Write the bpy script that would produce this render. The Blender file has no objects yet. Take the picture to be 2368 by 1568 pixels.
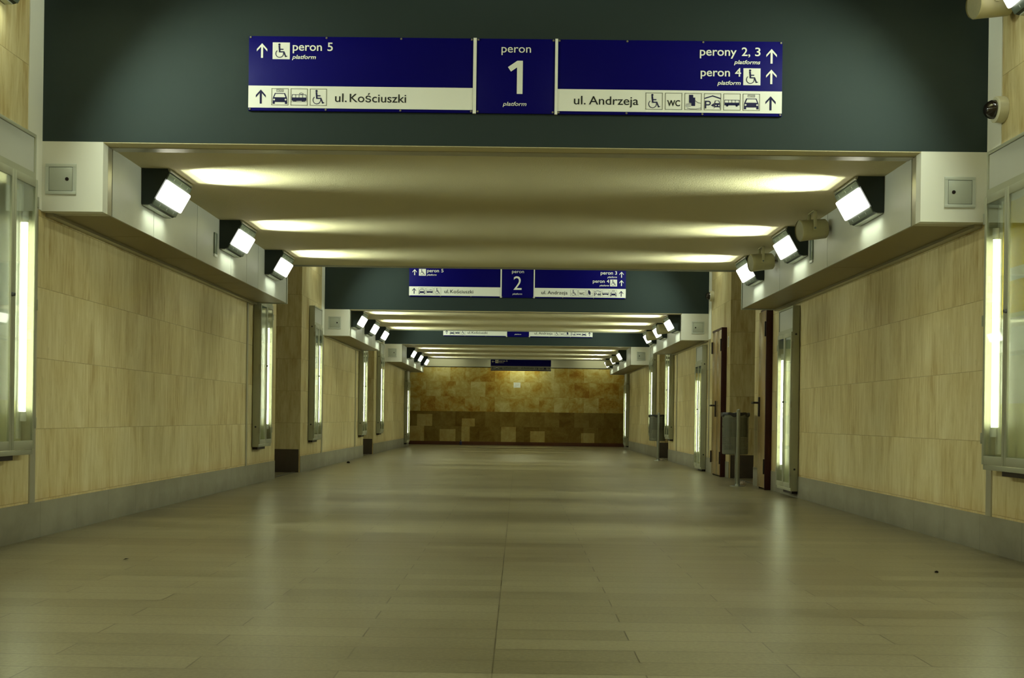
import bpy, bmesh, math, random
from mathutils import Vector, Matrix

random.seed(7)
SC = bpy.context.scene
COL = SC.collection
R = math.radians

# ------------------------------------------------------------------ camera
F_PX = 2600.0
cam_data = bpy.data.cameras.new('camera')
cam_data.sensor_width = 36.0
cam_data.sensor_fit = 'HORIZONTAL'
cam_data.lens = F_PX / 2368.0 * 36.0
cam_data.shift_y = (966.8 - 784.0) / 2368.0
cam_data.clip_start = 0.05
cam = bpy.data.objects.new('camera', cam_data)
COL.objects.link(cam)
# level camera looking down the passage, a hair left of its axis, rolled 0.75 degrees
yaw = math.atan(15.0 / F_PX)
cam.matrix_world = (Matrix.Translation((0, 0, 0.83)) @ Matrix.Rotation(yaw, 4, 'Z')
                    @ Matrix.Rotation(R(90), 4, 'X') @ Matrix.Rotation(R(0.75), 4, 'Z'))
SC.camera = cam

# ------------------------------------------------------------------ world, exposure
world = bpy.data.worlds.new('world')
SC.world = world
world.use_nodes = True
world.node_tree.nodes['Background'].inputs[0].default_value = (0.9, 1.0, 0.7, 1)
world.node_tree.nodes['Background'].inputs[1].default_value = 0.0
SC.view_settings.view_transform = 'Standard'
SC.view_settings.look = 'None'
SC.view_settings.gamma = 1.0
SC.view_settings.use_curve_mapping = False
SC.view_settings.exposure = 0.15

# lamp settings shared by every luminaire (the lights themselves are made in its builder)
LAMP_TINT = (0.87, 1.0, 0.82)
LENS_GLOW = 2.7          # emission of the opal lens
GRAZE_W = 9.5            # beam skimming across the ceiling
FLOOD_W = 125.0          # beam thrown down across the floor
HIGH_FLOOD_W = 132.0     # the same in the high lamps, widened and strengthened to brighten front faces
RIM_W = 0.55             # light leaving the upper rim of the lens
UNDER_W = 0.75            # light leaking below the housing on the fascia
TUBE_GLOW = 20.0
TUBE_TINT = (0.96, 1.0, 0.70)

# ------------------------------------------------------------------ materials
MATS = {}

def sl(c):
    c /= 255.0
    return c / 12.92 if c <= 0.04045 else ((c + 0.055) / 1.055) ** 2.4

def rgb(r, g, b):
    return (sl(r), sl(g), sl(b), 1.0)

class NT:
    def __init__(self, name):
        self.m = bpy.data.materials.new(name)
        self.m.use_nodes = True
        self.t = self.m.node_tree
        self.t.nodes.clear()
        self.out = self.t.nodes.new('ShaderNodeOutputMaterial')
    def n(self, typ, **kw):
        nd = self.t.nodes.new(typ)
        for k, v in kw.items():
            setattr(nd, k, v)
        return nd
    def l(self, a, b):
        self.t.links.new(a, b)
    def bsdf(self, base=(0.5, 0.5, 0.5, 1), rough=0.5, metal=0.0, spec=0.5):
        b = self.n('ShaderNodeBsdfPrincipled')
        b.inputs['Base Color'].default_value = base
        b.inputs['Roughness'].default_value = rough
        b.inputs['Metallic'].default_value = metal
        b.inputs['Specular IOR Level'].default_value = spec
        self.l(b.outputs[0], self.out.inputs[0])
        return b
    def mix(self, fac, a, b, blend='MIX'):
        m = self.n('ShaderNodeMix', data_type='RGBA', blend_type=blend)
        for s, v in ((m.inputs['Factor'], fac), (m.inputs['A'], a), (m.inputs['B'], b)):
            if hasattr(v, 'is_output'):
                self.l(v, s)
            else:
                s.default_value = v
        return m.outputs['Result']
    def math(self, op, a, b=0.0, c=0.0):
        m = self.n('ShaderNodeMath', operation=op)
        for s, v in zip(m.inputs, (a, b, c)):
            if hasattr(v, 'is_output'):
                self.l(v, s)
            else:
                s.default_value = v
        return m.outputs[0]
    def ramp(self, fac, stops):
        r = self.n('ShaderNodeValToRGB')
        e = r.color_ramp.elements
        while len(e) < len(stops):
            e.new(0.5)
        for el, (p, c) in zip(e, stops):
            el.position = p
            el.color = c if len(c) == 4 else (*c, 1)
        self.l(fac, r.inputs[0])
        return r.outputs[0]
    def noise(self, vec, scale, detail=3.0, rough=0.55, dist=0.0):
        nz = self.n('ShaderNodeTexNoise')
        nz.inputs['Scale'].default_value = scale
        nz.inputs['Detail'].default_value = detail
        nz.inputs['Roughness'].default_value = rough
        nz.inputs['Distortion'].default_value = dist
        self.l(vec, nz.inputs['Vector'])
        return nz.outputs['Fac']
    def mapping(self, vec, loc=(0, 0, 0), scale=(1, 1, 1)):
        m = self.n('ShaderNodeMapping')
        m.inputs['Location'].default_value = loc
        m.inputs['Scale'].default_value = scale
        self.l(vec, m.inputs['Vector'])
        return m.outputs[0]
    def bump(self, height, strength, dist, b):
        bp = self.n('ShaderNodeBump')
        bp.inputs['Strength'].default_value = strength
        bp.inputs['Distance'].default_value = dist
        self.l(height, bp.inputs['Height'])
        self.l(bp.outputs[0], b.inputs['Normal'])

def plain(name, col, rough=0.5, metal=0.0, spec=0.5, grain=0.06, gscale=9.0):
    t = NT(name)
    b = t.bsdf(col, rough, metal, spec)
    tc = t.n('ShaderNodeTexCoord')
    nz = t.noise(tc.outputs['Object'], gscale, 4)
    dark = tuple(c * (1 - grain * 2) for c in col[:3]) + (1,)
    lite = tuple(min(1, c * (1 + grain)) for c in col[:3]) + (1,)
    t.l(t.mix(nz, dark, lite), b.inputs['Base Color'])
    MATS[name] = t.m
    return t.m

def emit(name, col, strength):
    t = NT(name)
    e = t.n('ShaderNodeEmission')
    e.inputs[0].default_value = (*col, 1)
    e.inputs[1].default_value = strength
    t.l(e.outputs[0], t.out.inputs[0])
    MATS[name] = t.m
    return t.m

def wall_vec(t):
    """(run, height, 0) on faces that look along X or along Y"""
    tc = t.n('ShaderNodeTexCoord')
    ge = t.n('ShaderNodeNewGeometry')
    s = t.n('ShaderNodeSeparateXYZ'); t.l(tc.outputs['Object'], s.inputs[0])
    sn = t.n('ShaderNodeSeparateXYZ'); t.l(ge.outputs['True Normal'], sn.inputs[0])
    f = t.math('GREATER_THAN', t.math('ABSOLUTE', sn.outputs[0]), 0.5)
    run = t.math('ADD', t.math('MULTIPLY', f, s.outputs[1]),
                 t.math('MULTIPLY', t.math('SUBTRACT', 1.0, f), s.outputs[0]))
    c = t.n('ShaderNodeCombineXYZ')
    t.l(run, c.inputs[0]); t.l(s.outputs[2], c.inputs[1])
    return c.outputs[0]

def brick(t, vec, w, h, mortar, offset=0.5, c1=(0, 0, 0, 1), c2=(1, 1, 1, 1), cm=(0, 0, 0, 1)):
    b = t.n('ShaderNodeTexBrick')
    b.offset = offset
    b.offset_frequency = 2
    b.inputs['Color1'].default_value = c1
    b.inputs['Color2'].default_value = c2
    b.inputs['Mortar'].default_value = cm
    b.inputs['Scale'].default_value = 1.0
    b.inputs['Mortar Size'].default_value = mortar
    b.inputs['Mortar Smooth'].default_value = 0.1
    b.inputs['Bias'].default_value = 0.0
    b.inputs['Brick Width'].default_value = w
    b.inputs['Row Height'].default_value = h
    t.l(vec, b.inputs['Vector'])
    return b

def make_travertine(name, light, mid, dark):
    t = NT(name)
    b = t.bsdf(rough=0.42, spec=0.35)
    v = wall_vec(t)
    vb = t.mapping(v, (40.1, -0.251 + 0.467 * 20, 0))
    bk = brick(t, vb, 0.93, 0.467, 0.0022)
    tone = t.n('ShaderNodeSeparateColor'); t.l(bk.outputs['Color'], tone.inputs[0])
    # vertical veins: noise stretched in height, shifted per slab
    sh = t.n('ShaderNodeVectorMath', operation='ADD')
    comb = t.n('ShaderNodeCombineXYZ')
    t.l(t.math('MULTIPLY', tone.outputs[0], 7.3), comb.inputs[0])
    t.l(t.math('MULTIPLY', tone.outputs[0], 3.1), comb.inputs[1])
    t.l(v, sh.inputs[0]); t.l(comb.outputs[0], sh.inputs[1])
    veins = t.noise(t.mapping(sh.outputs[0], (0, 0, 0), (30, 3.2, 1)), 1.0, 5, 0.6, 0.6)
    big = t.noise(t.mapping(sh.outputs[0], (3, 1, 0), (4.5, 1.1, 1)), 1.0, 6, 0.62, 0.6)
    fleck = t.noise(t.mapping(v, (0, 0, 0), (46, 11, 1)), 1.0, 4, 0.65)
    fac = t.math('ADD', t.math('MULTIPLY', veins, 0.42), t.math('MULTIPLY', big, 0.58))
    fac = t.math('ADD', fac, t.math('MULTIPLY', t.math('SUBTRACT', tone.outputs[0], 0.5), 0.07))
    col = t.ramp(fac, [(0.33, dark), (0.48, mid), (0.64, light)])
    fl = t.ramp(fleck, [(0.62, (0, 0, 0, 1)), (0.74, (1, 1, 1, 1))])
    flv = t.n('ShaderNodeSeparateColor'); t.l(fl, flv.inputs[0])
    col = t.mix(t.math('MULTIPLY', flv.outputs[0], 0.45), col, tuple(c * 0.55 for c in dark[:3]) + (1,))
    # rusty stain that rises from the joint above the plinth
    zz = t.n('ShaderNodeSeparateXYZ'); t.l(v, zz.inputs[0])
    low = t.ramp(t.math('ADD', zz.outputs[1], t.math('MULTIPLY', big, 0.12)), [(0.275, (1, 1, 1, 1)), (0.40, (0, 0, 0, 1))])
    lowv = t.n('ShaderNodeSeparateColor'); t.l(low, lowv.inputs[0])
    col = t.mix(t.math('MULTIPLY', lowv.outputs[0], 0.30), col, rgb(166, 116, 44))
    row = t.math('SUBTRACT', t.math('FRACT', t.math('ADD', t.math('DIVIDE', t.math('SUBTRACT', zz.outputs[1], 0.251), 0.467), 20.5)), 0.5)
    hline = t.math('LESS_THAN', t.math('ABSOLUTE', row), 0.006)
    mort = t.math('MAXIMUM', t.math('MULTIPLY', bk.outputs['Fac'], 0.14), t.math('MULTIPLY', hline, 0.42))
    col = t.mix(mort, col, tuple(c * 0.45 for c in dark[:3]) + (1,))
    t.l(col, b.inputs['Base Color'])
    t.bump(t.math('SUBTRACT', veins, hline), 0.12, 0.004, b)
    MATS[name] = t.m
make_travertine('travertine', rgb(214, 202, 158), rgb(196, 180, 130), rgb(164, 138, 84))

def make_ochre(name):
    """back wall: nearly square slabs, each its own shade of honey and cream"""
    t = NT(name)
    b = t.bsdf(rough=0.45, spec=0.3)
    v = wall_vec(t)
    vb = t.mapping(v, (40.522, -0.108 + 0.4525 * 20, 0))
    bk = brick(t, vb, 0.449, 0.4525, 0.0012, 0.37)
    tone = t.n('ShaderNodeSeparateColor'); t.l(bk.outputs['Color'], tone.inputs[0])
    sh = t.n('ShaderNodeVectorMath', operation='ADD')
    comb = t.n('ShaderNodeCombineXYZ')
    t.l(t.math('MULTIPLY', tone.outputs[0], 31.0), comb.inputs[0])
    t.l(t.math('MULTIPLY', tone.outputs[0], 17.0), comb.inputs[2])
    t.l(v, sh.inputs[0]); t.l(comb.outputs[0], sh.inputs[1])
    cloud = t.noise(sh.outputs[0], 2.6, 8, 0.70, 0.5)
    fine = t.noise(sh.outputs[0], 17.0, 4, 0.6)
    fac = t.math('ADD', t.math('MULTIPLY', cloud, 0.72), t.math('MULTIPLY', fine, 0.16))
    fac = t.math('ADD', fac, t.math('MULTIPLY', tone.outputs[0], 0.13))
    col = t.ramp(fac, [(0.36, rgb(142, 100, 22)), (0.44, rgb(164, 132, 52)), (0.52, rgb(176, 156, 88)), (0.64, rgb(196, 184, 130))])
    # the lower courses are browner, with a few pale slabs
    zz = t.n('ShaderNodeSeparateXYZ'); t.l(v, zz.inputs[0])
    lowm = t.math('LESS_THAN', zz.outputs[1], 1.013)
    hx = t.n('ShaderNodeSeparateXYZ'); t.l(v, hx.inputs[0])
    pale = None
    for x0, x1, z0, z1 in ((-3.29, -2.85, 0.0, 0.56), (-2.38, -1.90, 0.0, 0.47), (-1.72, -1.47, 0.0, 0.56), (-0.52, -0.074, 0.0, 0.56),
                           (0.36, 0.80, 0.0, 0.44), (-3.07, -2.61, 0.56, 0.92), (-1.71, -1.32, 0.56, 0.80), (1.9, 2.3, 0.0, 0.40)):
        mm = t.math('MULTIPLY', t.math('LESS_THAN', t.math('ABSOLUTE', t.math('SUBTRACT', hx.outputs[0], (x0 + x1) / 2)), (x1 - x0) / 2),
                    t.math('LESS_THAN', t.math('ABSOLUTE', t.math('SUBTRACT', hx.outputs[1], (z0 + z1) / 2)), (z1 - z0) / 2))
        pale = mm if pale is None else t.math('MAXIMUM', pale, mm)
    pale = t.math('MULTIPLY', pale, t.math('ADD', 0.35, t.math('MULTIPLY', cloud, 0.6)))
    brown = t.math('MULTIPLY', lowm, t.math('SUBTRACT', 1.0, pale))
    browncol = t.ramp(fac, [(0.36, rgb(84, 60, 6)), (0.6, rgb(112, 88, 20))])
    col = t.mix(t.math('MULTIPLY', brown, 0.85), col, browncol)
    col = t.mix(t.math('MULTIPLY', t.math('MULTIPLY', lowm, pale), 0.7), col, rgb(178, 160, 104))
    col = t.mix(t.math('MULTIPLY', bk.outputs['Fac'], 0.4), col, rgb(90, 66, 22))
    t.l(col, b.inputs['Base Color'])
    MATS[name] = t.m
make_ochre('ochre_slabs')

def make_floor(name):
    t = NT(name)
    b = t.bsdf(rough=0.36, spec=0.5)
    tc = t.n('ShaderNodeTexCoord')
    v = tc.outputs['Object']
    vb = t.mapping(v, (0.075 + 50, -3.845 + 0.19 * 200, 0))
    bk = brick(t, vb, 1.0, 0.19, 0.0029)
    tone = t.n('ShaderNodeSeparateColor'); t.l(bk.outputs['Color'], tone.inputs[0])
    speck = t.noise(v, 60.0, 3, 0.7)
    blot = t.noise(t.mapping(v, (0, 0, 0), (0.7, 2.2, 1)), 1.0, 4, 0.6)
    patch = t.noise(t.mapping(v, (5, 2, 0), (0.5, 0.5, 1)), 1.0, 3, 0.5)
    fac = t.math('ADD', t.math('MULTIPLY', speck, 0.58), t.math('MULTIPLY', blot, 0.36))
    fac = t.math('ADD', fac, t.math('MULTIPLY', tone.outputs[0], 0.13))
    col = t.ramp(fac, [(0.34, rgb(86, 78, 52)), (0.53, rgb(112, 104, 75)), (0.72, rgb(132, 125, 95))])
    worn = t.ramp(patch, [(0.50, (0, 0, 0, 1)), (0.66, (1, 1, 1, 1))])
    wv = t.n('ShaderNodeSeparateColor'); t.l(worn, wv.inputs[0])
    col = t.mix(t.math('MULTIPLY', wv.outputs[0], 0.35), col, rgb(98, 82, 54))
    # the straight joint down the middle and the expansion joint at the first beam
    s = t.n('ShaderNodeSeparateXYZ'); t.l(v, s.inputs[0])
    mid = t.math('LESS_THAN', t.math('ABSOLUTE', t.math('ADD', s.outputs[0], 0.075)), 0.0026)
    exp = t.math('LESS_THAN', t.math('ABSOLUTE', t.math('SUBTRACT', s.outputs[1], 7.42)), 0.008)
    jn = t.math('MAXIMUM', t.math('MULTIPLY', bk.outputs['Fac'], t.math('ADD', 0.30, t.math('MULTIPLY', blot, 1.1))), t.math('MULTIPLY', t.math('MAXIMUM', mid, exp), 0.6))
    col = t.mix(jn, col, rgb(62, 52, 30))
    t.l(col, b.inputs['Base Color'])
    rg = t.math('ADD', 0.282, t.math('MULTIPLY', blot, 0.09))
    t.l(rg, b.inputs['Roughness'])
    t.bump(t.math('SUBTRACT', 1.0, bk.outputs['Fac']), 0.2, 0.002, b)
    MATS[name] = t.m
make_floor('floor_tiles')

def make_plaster(name, col, bumpy=0.5):
    t = NT(name)
    b = t.bsdf(col, 0.75, 0, 0.2)
    tc = t.n('ShaderNodeTexCoord')
    v = tc.outputs['Object']
    fine = t.noise(v, 160.0, 2, 0.6)
    soft = t.noise(v, 0.9, 4, 0.6)
    a = tuple(c * 0.90 for c in col[:3]) + (1,)
    t.l(t.mix(soft, a, col), b.inputs['Base Color'])
    t.bump(fine, bumpy, 0.004, b)
    MATS[name] = t.m
make_plaster('ceiling_plaster', rgb(200, 190, 150), 0.6)
make_plaster('cream_paint', rgb(224, 222, 206), 0.08)
make_plaster('beam_paint', rgb(45, 56, 54), 0.10)
make_plaster('grey_paint', rgb(176, 172, 150), 0.08)

def make_plinth(name, a, c):
    t = NT(name)
    b = t.bsdf(rough=0.5, spec=0.35)
    v = wall_vec(t)
    cl = t.noise(v, 3.0, 5, 0.62, 0.4)
    bk = brick(t, t.mapping(v, (40.3, 5, 0)), 0.62, 10.0, 0.003, 0.0)
    zz = t.n('ShaderNodeSeparateXYZ'); t.l(v, zz.inputs[0])
    dirt = t.ramp(t.math('ADD', zz.outputs[1], t.math('MULTIPLY', cl, 0.16)), [(0.08, (1, 1, 1, 1)), (0.22, (0, 0, 0, 1))])
    dv = t.n('ShaderNodeSeparateColor'); t.l(dirt, dv.inputs[0])
    col = t.mix(cl, a, c)
    col = t.mix(t.math('MULTIPLY', dv.outputs[0], 0.45), col, tuple(x * 0.5 for x in a[:3]) + (1,))
    col = t.mix(t.math('MULTIPLY', bk.outputs['Fac'], 0.5), col, tuple(x * 0.4 for x in a[:3]) + (1,))
    t.l(col, b.inputs['Base Color'])
    MATS[name] = t.m
make_plinth('plinth_stone', rgb(116, 110, 92), rgb(154, 150, 130))
make_plinth('dark_plinth', rgb(60, 52, 42), rgb(84, 74, 62))
make_plinth('brown_plinth', rgb(74, 38, 20), rgb(92, 50, 26))

plain('fascia_white', rgb(174, 174, 162), 0.38, 0, 0.45, 0.03)
plain('soffit_panel', rgb(142, 130, 92), 0.5, 0, 0.4, 0.03)
plain('dark_gap', rgb(34, 30, 20), 0.8)
plain('steel_trim', rgb(178, 174, 154), 0.32, 0.6, 0.5, 0.03)
plain('grey_metal', rgb(150, 150, 130), 0.4, 0.35, 0.5, 0.03)
plain('cabinet_paint', rgb(158, 158, 134), 0.42, 0.15, 0.5, 0.02)
plain('header_white', rgb(176, 176, 164), 0.35, 0, 0.5, 0.02)
plain('cabinet_back', rgb(206, 206, 160), 0.5, 0, 0.4, 0.04)
plain('poster_yellow', rgb(206, 182, 30), 0.4, 0, 0.4, 0.04, 3)
plain('poster_white', rgb(206, 208, 196), 0.4, 0, 0.4, 0.06, 3)
plain('poster_dark', rgb(60, 70, 60), 0.4, 0, 0.4, 0.06, 3)
plain('housing_dark', rgb(36, 46, 42), 0.45, 0.1, 0.4, 0.05)
plain('cover_grey', rgb(104, 114, 100), 0.4, 0.3, 0.5, 0.04)
plain('access_grey', rgb(176, 180, 164), 0.4, 0.1, 0.5, 0.02)
plain('access_rim', rgb(188, 192, 178), 0.4, 0.1, 0.5, 0.02)
plain('black_plastic', rgb(22, 20, 18), 0.35, 0, 0.5, 0.04)
plain('bag_black', rgb(16, 14, 14), 0.4, 0, 0.5, 0.1, 30)
plain('dome_glass', rgb(26, 18, 14), 0.06, 0, 0.8, 0.02)
plain('camera_white', rgb(206, 202, 172), 0.42, 0, 0.4, 0.03)
plain('speaker_beige', rgb(178, 172, 130), 0.45, 0, 0.4, 0.03)
plain('speaker_mesh', rgb(128, 122, 92), 0.6, 0.2, 0.4, 0.1, 60)
plain('cable_red', rgb(120, 40, 22), 0.5)
plain('door_brown', rgb(156, 130, 84), 0.22, 0, 0.6, 0.08, 3)
plain('door_edge', rgb(52, 16, 12), 0.5, 0, 0.3, 0.05)  # maroon frame; the shade on its near edge is put into the colour
plain('hinge_dark', rgb(34, 22, 18), 0.45, 0.3, 0.4, 0.04)
plain('sign_blue', rgb(4, 0, 98), 0.42, 0, 0.12, 0.03, 2)
plain('sign_cream', rgb(244, 244, 232), 0.4, 0, 0.4, 0.015, 2)
plain('sign_cream_shaded', rgb(150, 150, 138), 0.5, 0, 0.2, 0.02, 2)  # cream band of the backlit hanging sign, its shade put into the colour
plain('sign_navy', rgb(26, 28, 74), 0.4, 0, 0.4, 0.02)
plain('sign_ink', rgb(30, 34, 36), 0.4, 0, 0.4, 0.02)
plain('sign_line', rgb(120, 122, 108), 0.4, 0, 0.4, 0.02)
plain('screw_steel', rgb(170, 168, 150), 0.3, 0.8, 0.5, 0.02)
plain('post_steel', rgb(146, 148, 138), 0.32, 0.7, 0.5, 0.03)
plain('paper_white', rgb(220, 222, 220), 0.6, 0, 0.3, 0.02)
plain('litter_paper', rgb(206, 190, 170), 0.7, 0, 0.2, 0.06)
plain('litter_dark', rgb(38, 30, 20), 0.8, 0, 0.2, 0.1)
plain('bottle_blue', rgb(24, 26, 74), 0.3, 0, 0.5, 0.05)
plain('bottle_cap', rgb(20, 20, 26), 0.4)
emit('lens_glow', (1.0, 1.0, 0.86), LENS_GLOW)
emit('tube_glow', TUBE_TINT, TUBE_GLOW)

def make_glass():
    t = NT('cabinet_glass')
    tr = t.n('ShaderNodeBsdfTransparent'); tr.inputs[0].default_value = (0.93, 0.96, 0.92, 1)
    gl = t.n('ShaderNodeBsdfGlossy'); gl.inputs['Roughness'].default_value = 0.02
    fr = t.n('ShaderNodeFresnel'); fr.inputs[0].default_value = 1.5
    mx = t.n('ShaderNodeMixShader')
    t.l(t.math('MULTIPLY', fr.outputs[0], 0.7), mx.inputs[0]); t.l(tr.outputs[0], mx.inputs[1]); t.l(gl.outputs[0], mx.inputs[2])
    t.l(mx.outputs[0], t.out.inputs[0])
    MATS['cabinet_glass'] = t.m
make_glass()

def make_perforated():
    """sheet steel with square rows of round holes, laid out around the basket"""
    t = NT('perforated_steel')
    b = t.bsdf(rgb(128, 130, 120), 0.36, 0.75)
    tc = t.n('ShaderNodeTexCoord')
    s = t.n('ShaderNodeSeparateXYZ'); t.l(tc.outputs['Object'], s.inputs[0])
    ang = t.math('ARCTAN2', s.outputs[1], s.outputs[0])
    p = 0.0175
    u = t.math('SUBTRACT', t.math('FRACT', t.math('ADD', t.math('MULTIPLY', ang, 0.17 / p), 50.0)), 0.5)
    w = t.math('SUBTRACT', t.math('FRACT', t.math('ADD', t.math('DIVIDE', s.outputs[2], p), 50.0)), 0.5)
    r = t.math('SQRT', t.math('ADD', t.math('MULTIPLY', u, u), t.math('MULTIPLY', w, w)))
    hole = t.math('LESS_THAN', r, 0.29)
    inb = t.math('MULTIPLY', t.math('GREATER_THAN', s.outputs[2], 0.06), t.math('LESS_THAN', s.outputs[2], 0.48))
    tr = t.n('ShaderNodeBsdfTransparent')
    mx = t.n('ShaderNodeMixShader')
    t.l(t.math('MULTIPLY', hole, inb), mx.inputs[0]); t.l(b.outputs[0], mx.inputs[1]); t.l(tr.outputs[0], mx.inputs[2])
    t.l(mx.outputs[0], t.out.inputs[0])
    MATS['perforated_steel'] = t.m
make_perforated()

# ------------------------------------------------------------------ mesh helpers
class MB:
    def __init__(self):
        self.bm = bmesh.new()
    def box(self, x0, x1, y0, y1, z0, z1, bev=0.0):
        if x0 > x1: x0, x1 = x1, x0
        if y0 > y1: y0, y1 = y1, y0
        if z0 > z1: z0, z1 = z1, z0
        mt = Matrix.Translation(((x0 + x1) / 2, (y0 + y1) / 2, (z0 + z1) / 2)) @ Matrix.Diagonal((x1 - x0, y1 - y0, z1 - z0, 1))
        r = bmesh.ops.create_cube(self.bm, size=1.0, matrix=mt)
        if bev > 0:
            es = list({e for v in r['verts'] for e in v.link_edges})
            bmesh.ops.bevel(self.bm, geom=es, offset=bev, segments=2, profile=0.5, affect='EDGES')
        return self
    def prism_y(self, poly, y0, y1, bev=0.0):
        """poly: (x, z) outline, pushed from y0 to y1"""
        n = len(poly)
        a = [self.bm.verts.new((p[0], y0, p[1])) for p in poly]
        b = [self.bm.verts.new((p[0], y1, p[1])) for p in poly]
        fs = [self.bm.faces.new(a), self.bm.faces.new(b[::-1])]
        for i in range(n):
            fs.append(self.bm.faces.new((a[i], b[i], b[(i + 1) % n], a[(i + 1) % n])))
        bmesh.ops.recalc_face_normals(self.bm, faces=fs)
        if bev > 0:
            es = list({e for v in a + b for e in v.link_edges})
            bmesh.ops.bevel(self.bm, geom=es, offset=bev, segments=3, profile=0.5, affect='EDGES')
        return self
    def plate(self, poly, y0, y1):
        """poly: (x, z) outline that may be concave; a thin sheet that looks along -y"""
        return self.prism_y(poly, y0, y1)
    def cone(self, p0, p1, r0, r1=None, seg=20, caps=True):
        r1 = r0 if r1 is None else r1
        p0, p1 = Vector(p0), Vector(p1)
        d = p1 - p0
        q = d.to_track_quat('Z', 'Y').to_matrix().to_4x4()
        bmesh.ops.create_cone(self.bm, cap_ends=caps, segments=seg, radius1=r0, radius2=max(r1, 1e-5),
                              depth=d.length, matrix=Matrix.Translation((p0 + p1) / 2) @ q)
        return self
    def lathe(self, origin, axis, prof, seg=28):
        """prof: (distance along axis, radius)"""
        o, ax = Vector(origin), Vector(axis).normalized()
        q = ax.to_track_quat('Z', 'Y').to_matrix()
        rings = []
        for h, r in prof:
            if r < 1e-6:
                rings.append([self.bm.verts.new(o + q @ Vector((0, 0, h)))])
            else:
                rings.append([self.bm.verts.new(o + q @ Vector((r * math.cos(6.283185 * i / seg), r * math.sin(6.283185 * i / seg), h))) for i in range(seg)])
        fs = []
        for A, B in zip(rings, rings[1:]):
            for i in range(seg):
                j = (i + 1) % seg
                if len(A) == 1 and len(B) == 1:
                    continue
                if len(A) == 1:
                    fs.append(self.bm.faces.new((A[0], B[j], B[i])))
                elif len(B) == 1:
                    fs.append(self.bm.faces.new((A[i], A[j], B[0])))
                else:
                    fs.append(self.bm.faces.new((A[i], A[j], B[j], B[i])))
        bmesh.ops.recalc_face_normals(self.bm, faces=fs)
        return self
    def sphere(self, c, r, sc=(1, 1, 1), sub=3):
        bmesh.ops.create_icosphere(self.bm, subdivisions=sub, radius=1.0,
                                   matrix=Matrix.Translation(c) @ Matrix.Diagonal((r * sc[0], r * sc[1], r * sc[2], 1)))
        return self
    def tube(self, pts, r, seg=10):
        for a, b in zip(pts, pts[1:]):
            self.cone(a, b, r, r, seg)
        for p in pts[1:-1]:
            self.sphere(p, r, sub=1)
        return self
    def build(self, name, mat, parent=None, smooth=35):
        me = bpy.data.meshes.new(name)
        self.bm.to_mesh(me)
        self.bm.free()
        me.materials.append(MATS[mat])
        if smooth:
            me.polygons.foreach_set('use_smooth', [True] * len(me.polygons))
            me.set_sharp_from_angle(angle=R(smooth))
        o = bpy.data.objects.new(name, me)
        COL.objects.link(o)
        if parent is not None:
            o.parent = parent
        return o

def box(name, mat, x0, x1, y0, y1, z0, z1, parent=None, bev=0.0):
    return MB().box(x0, x1, y0, y1, z0, z1, bev).build(name, mat, parent)

def struct(o, label=None, cat=None):
    o['kind'] = 'structure'
    if label: o['label'] = label
    if cat: o['category'] = cat
    return o

def thing(name, loc, label, cat, group=None, rotz=0.0):
    o = bpy.data.objects.new(name, None)
    o.empty_display_size = 0.1
    COL.objects.link(o)
    o.location = loc
    o.rotation_euler = (0, 0, rotz)
    tag(o, label, cat, group)
    return o

def tag(o, label, cat, group=None):
    o['label'] = label
    o['category'] = cat
    if group: o['group'] = group
    return o

KIDS = {}
def kids(o):
    return [c for c in COL.objects if c.parent == o]

def dup(root, loc, label, group=None):
    def cp(o, parent):
        c = o.copy()
        COL.objects.link(c)
        if parent is not None:
            c.parent = parent
        for k in kids(o):
            cp(k, c)
        return c
    r = cp(root, None)
    r.location = loc
    r['label'] = label
    if group: r['group'] = group
    return r

# ------------------------------------------------------------------ the passage: measures in metres
XL, XR = -3.17, 3.06                 # faces of the side walls
FL, FR = -2.76, 2.62                 # faces of the fascias that carry the lamps
HI = 3.62                            # ceiling of the high parts
XO = 6.2                             # how far out the side passages run
Y_BEHIND = -6.5
BAYS = [                             # front of beam, end of the low part, ceiling, underside of the boxes, lamps
    dict(y0=7.40, y1=13.32, zc=2.61, zb=2.155, lamps=(8.15, 10.28, 12.11)),
    dict(y0=18.20, y1=22.14, zc=2.55, zb=2.128, lamps=(18.38, 19.98, 21.52)),
    dict(y0=26.40, y1=32.40, zc=2.53, zb=2.118, lamps=(27.55, 29.50, 31.48)),
]
GAPS = [(14.62, 16.33), (22.95, 24.56)]   # openings of the side passages
Y_END, Y_BACK = 32.45, 34.0
T_HI = 2.85

struct(box('floor', 'floor_tiles', -XO - 0.3, XO + 0.3, Y_BEHIND - 0.2, Y_BACK + 0.2, -0.2, 0.0),
       'long beige stone tile floor with a straight joint down the middle', 'floor')

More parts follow.
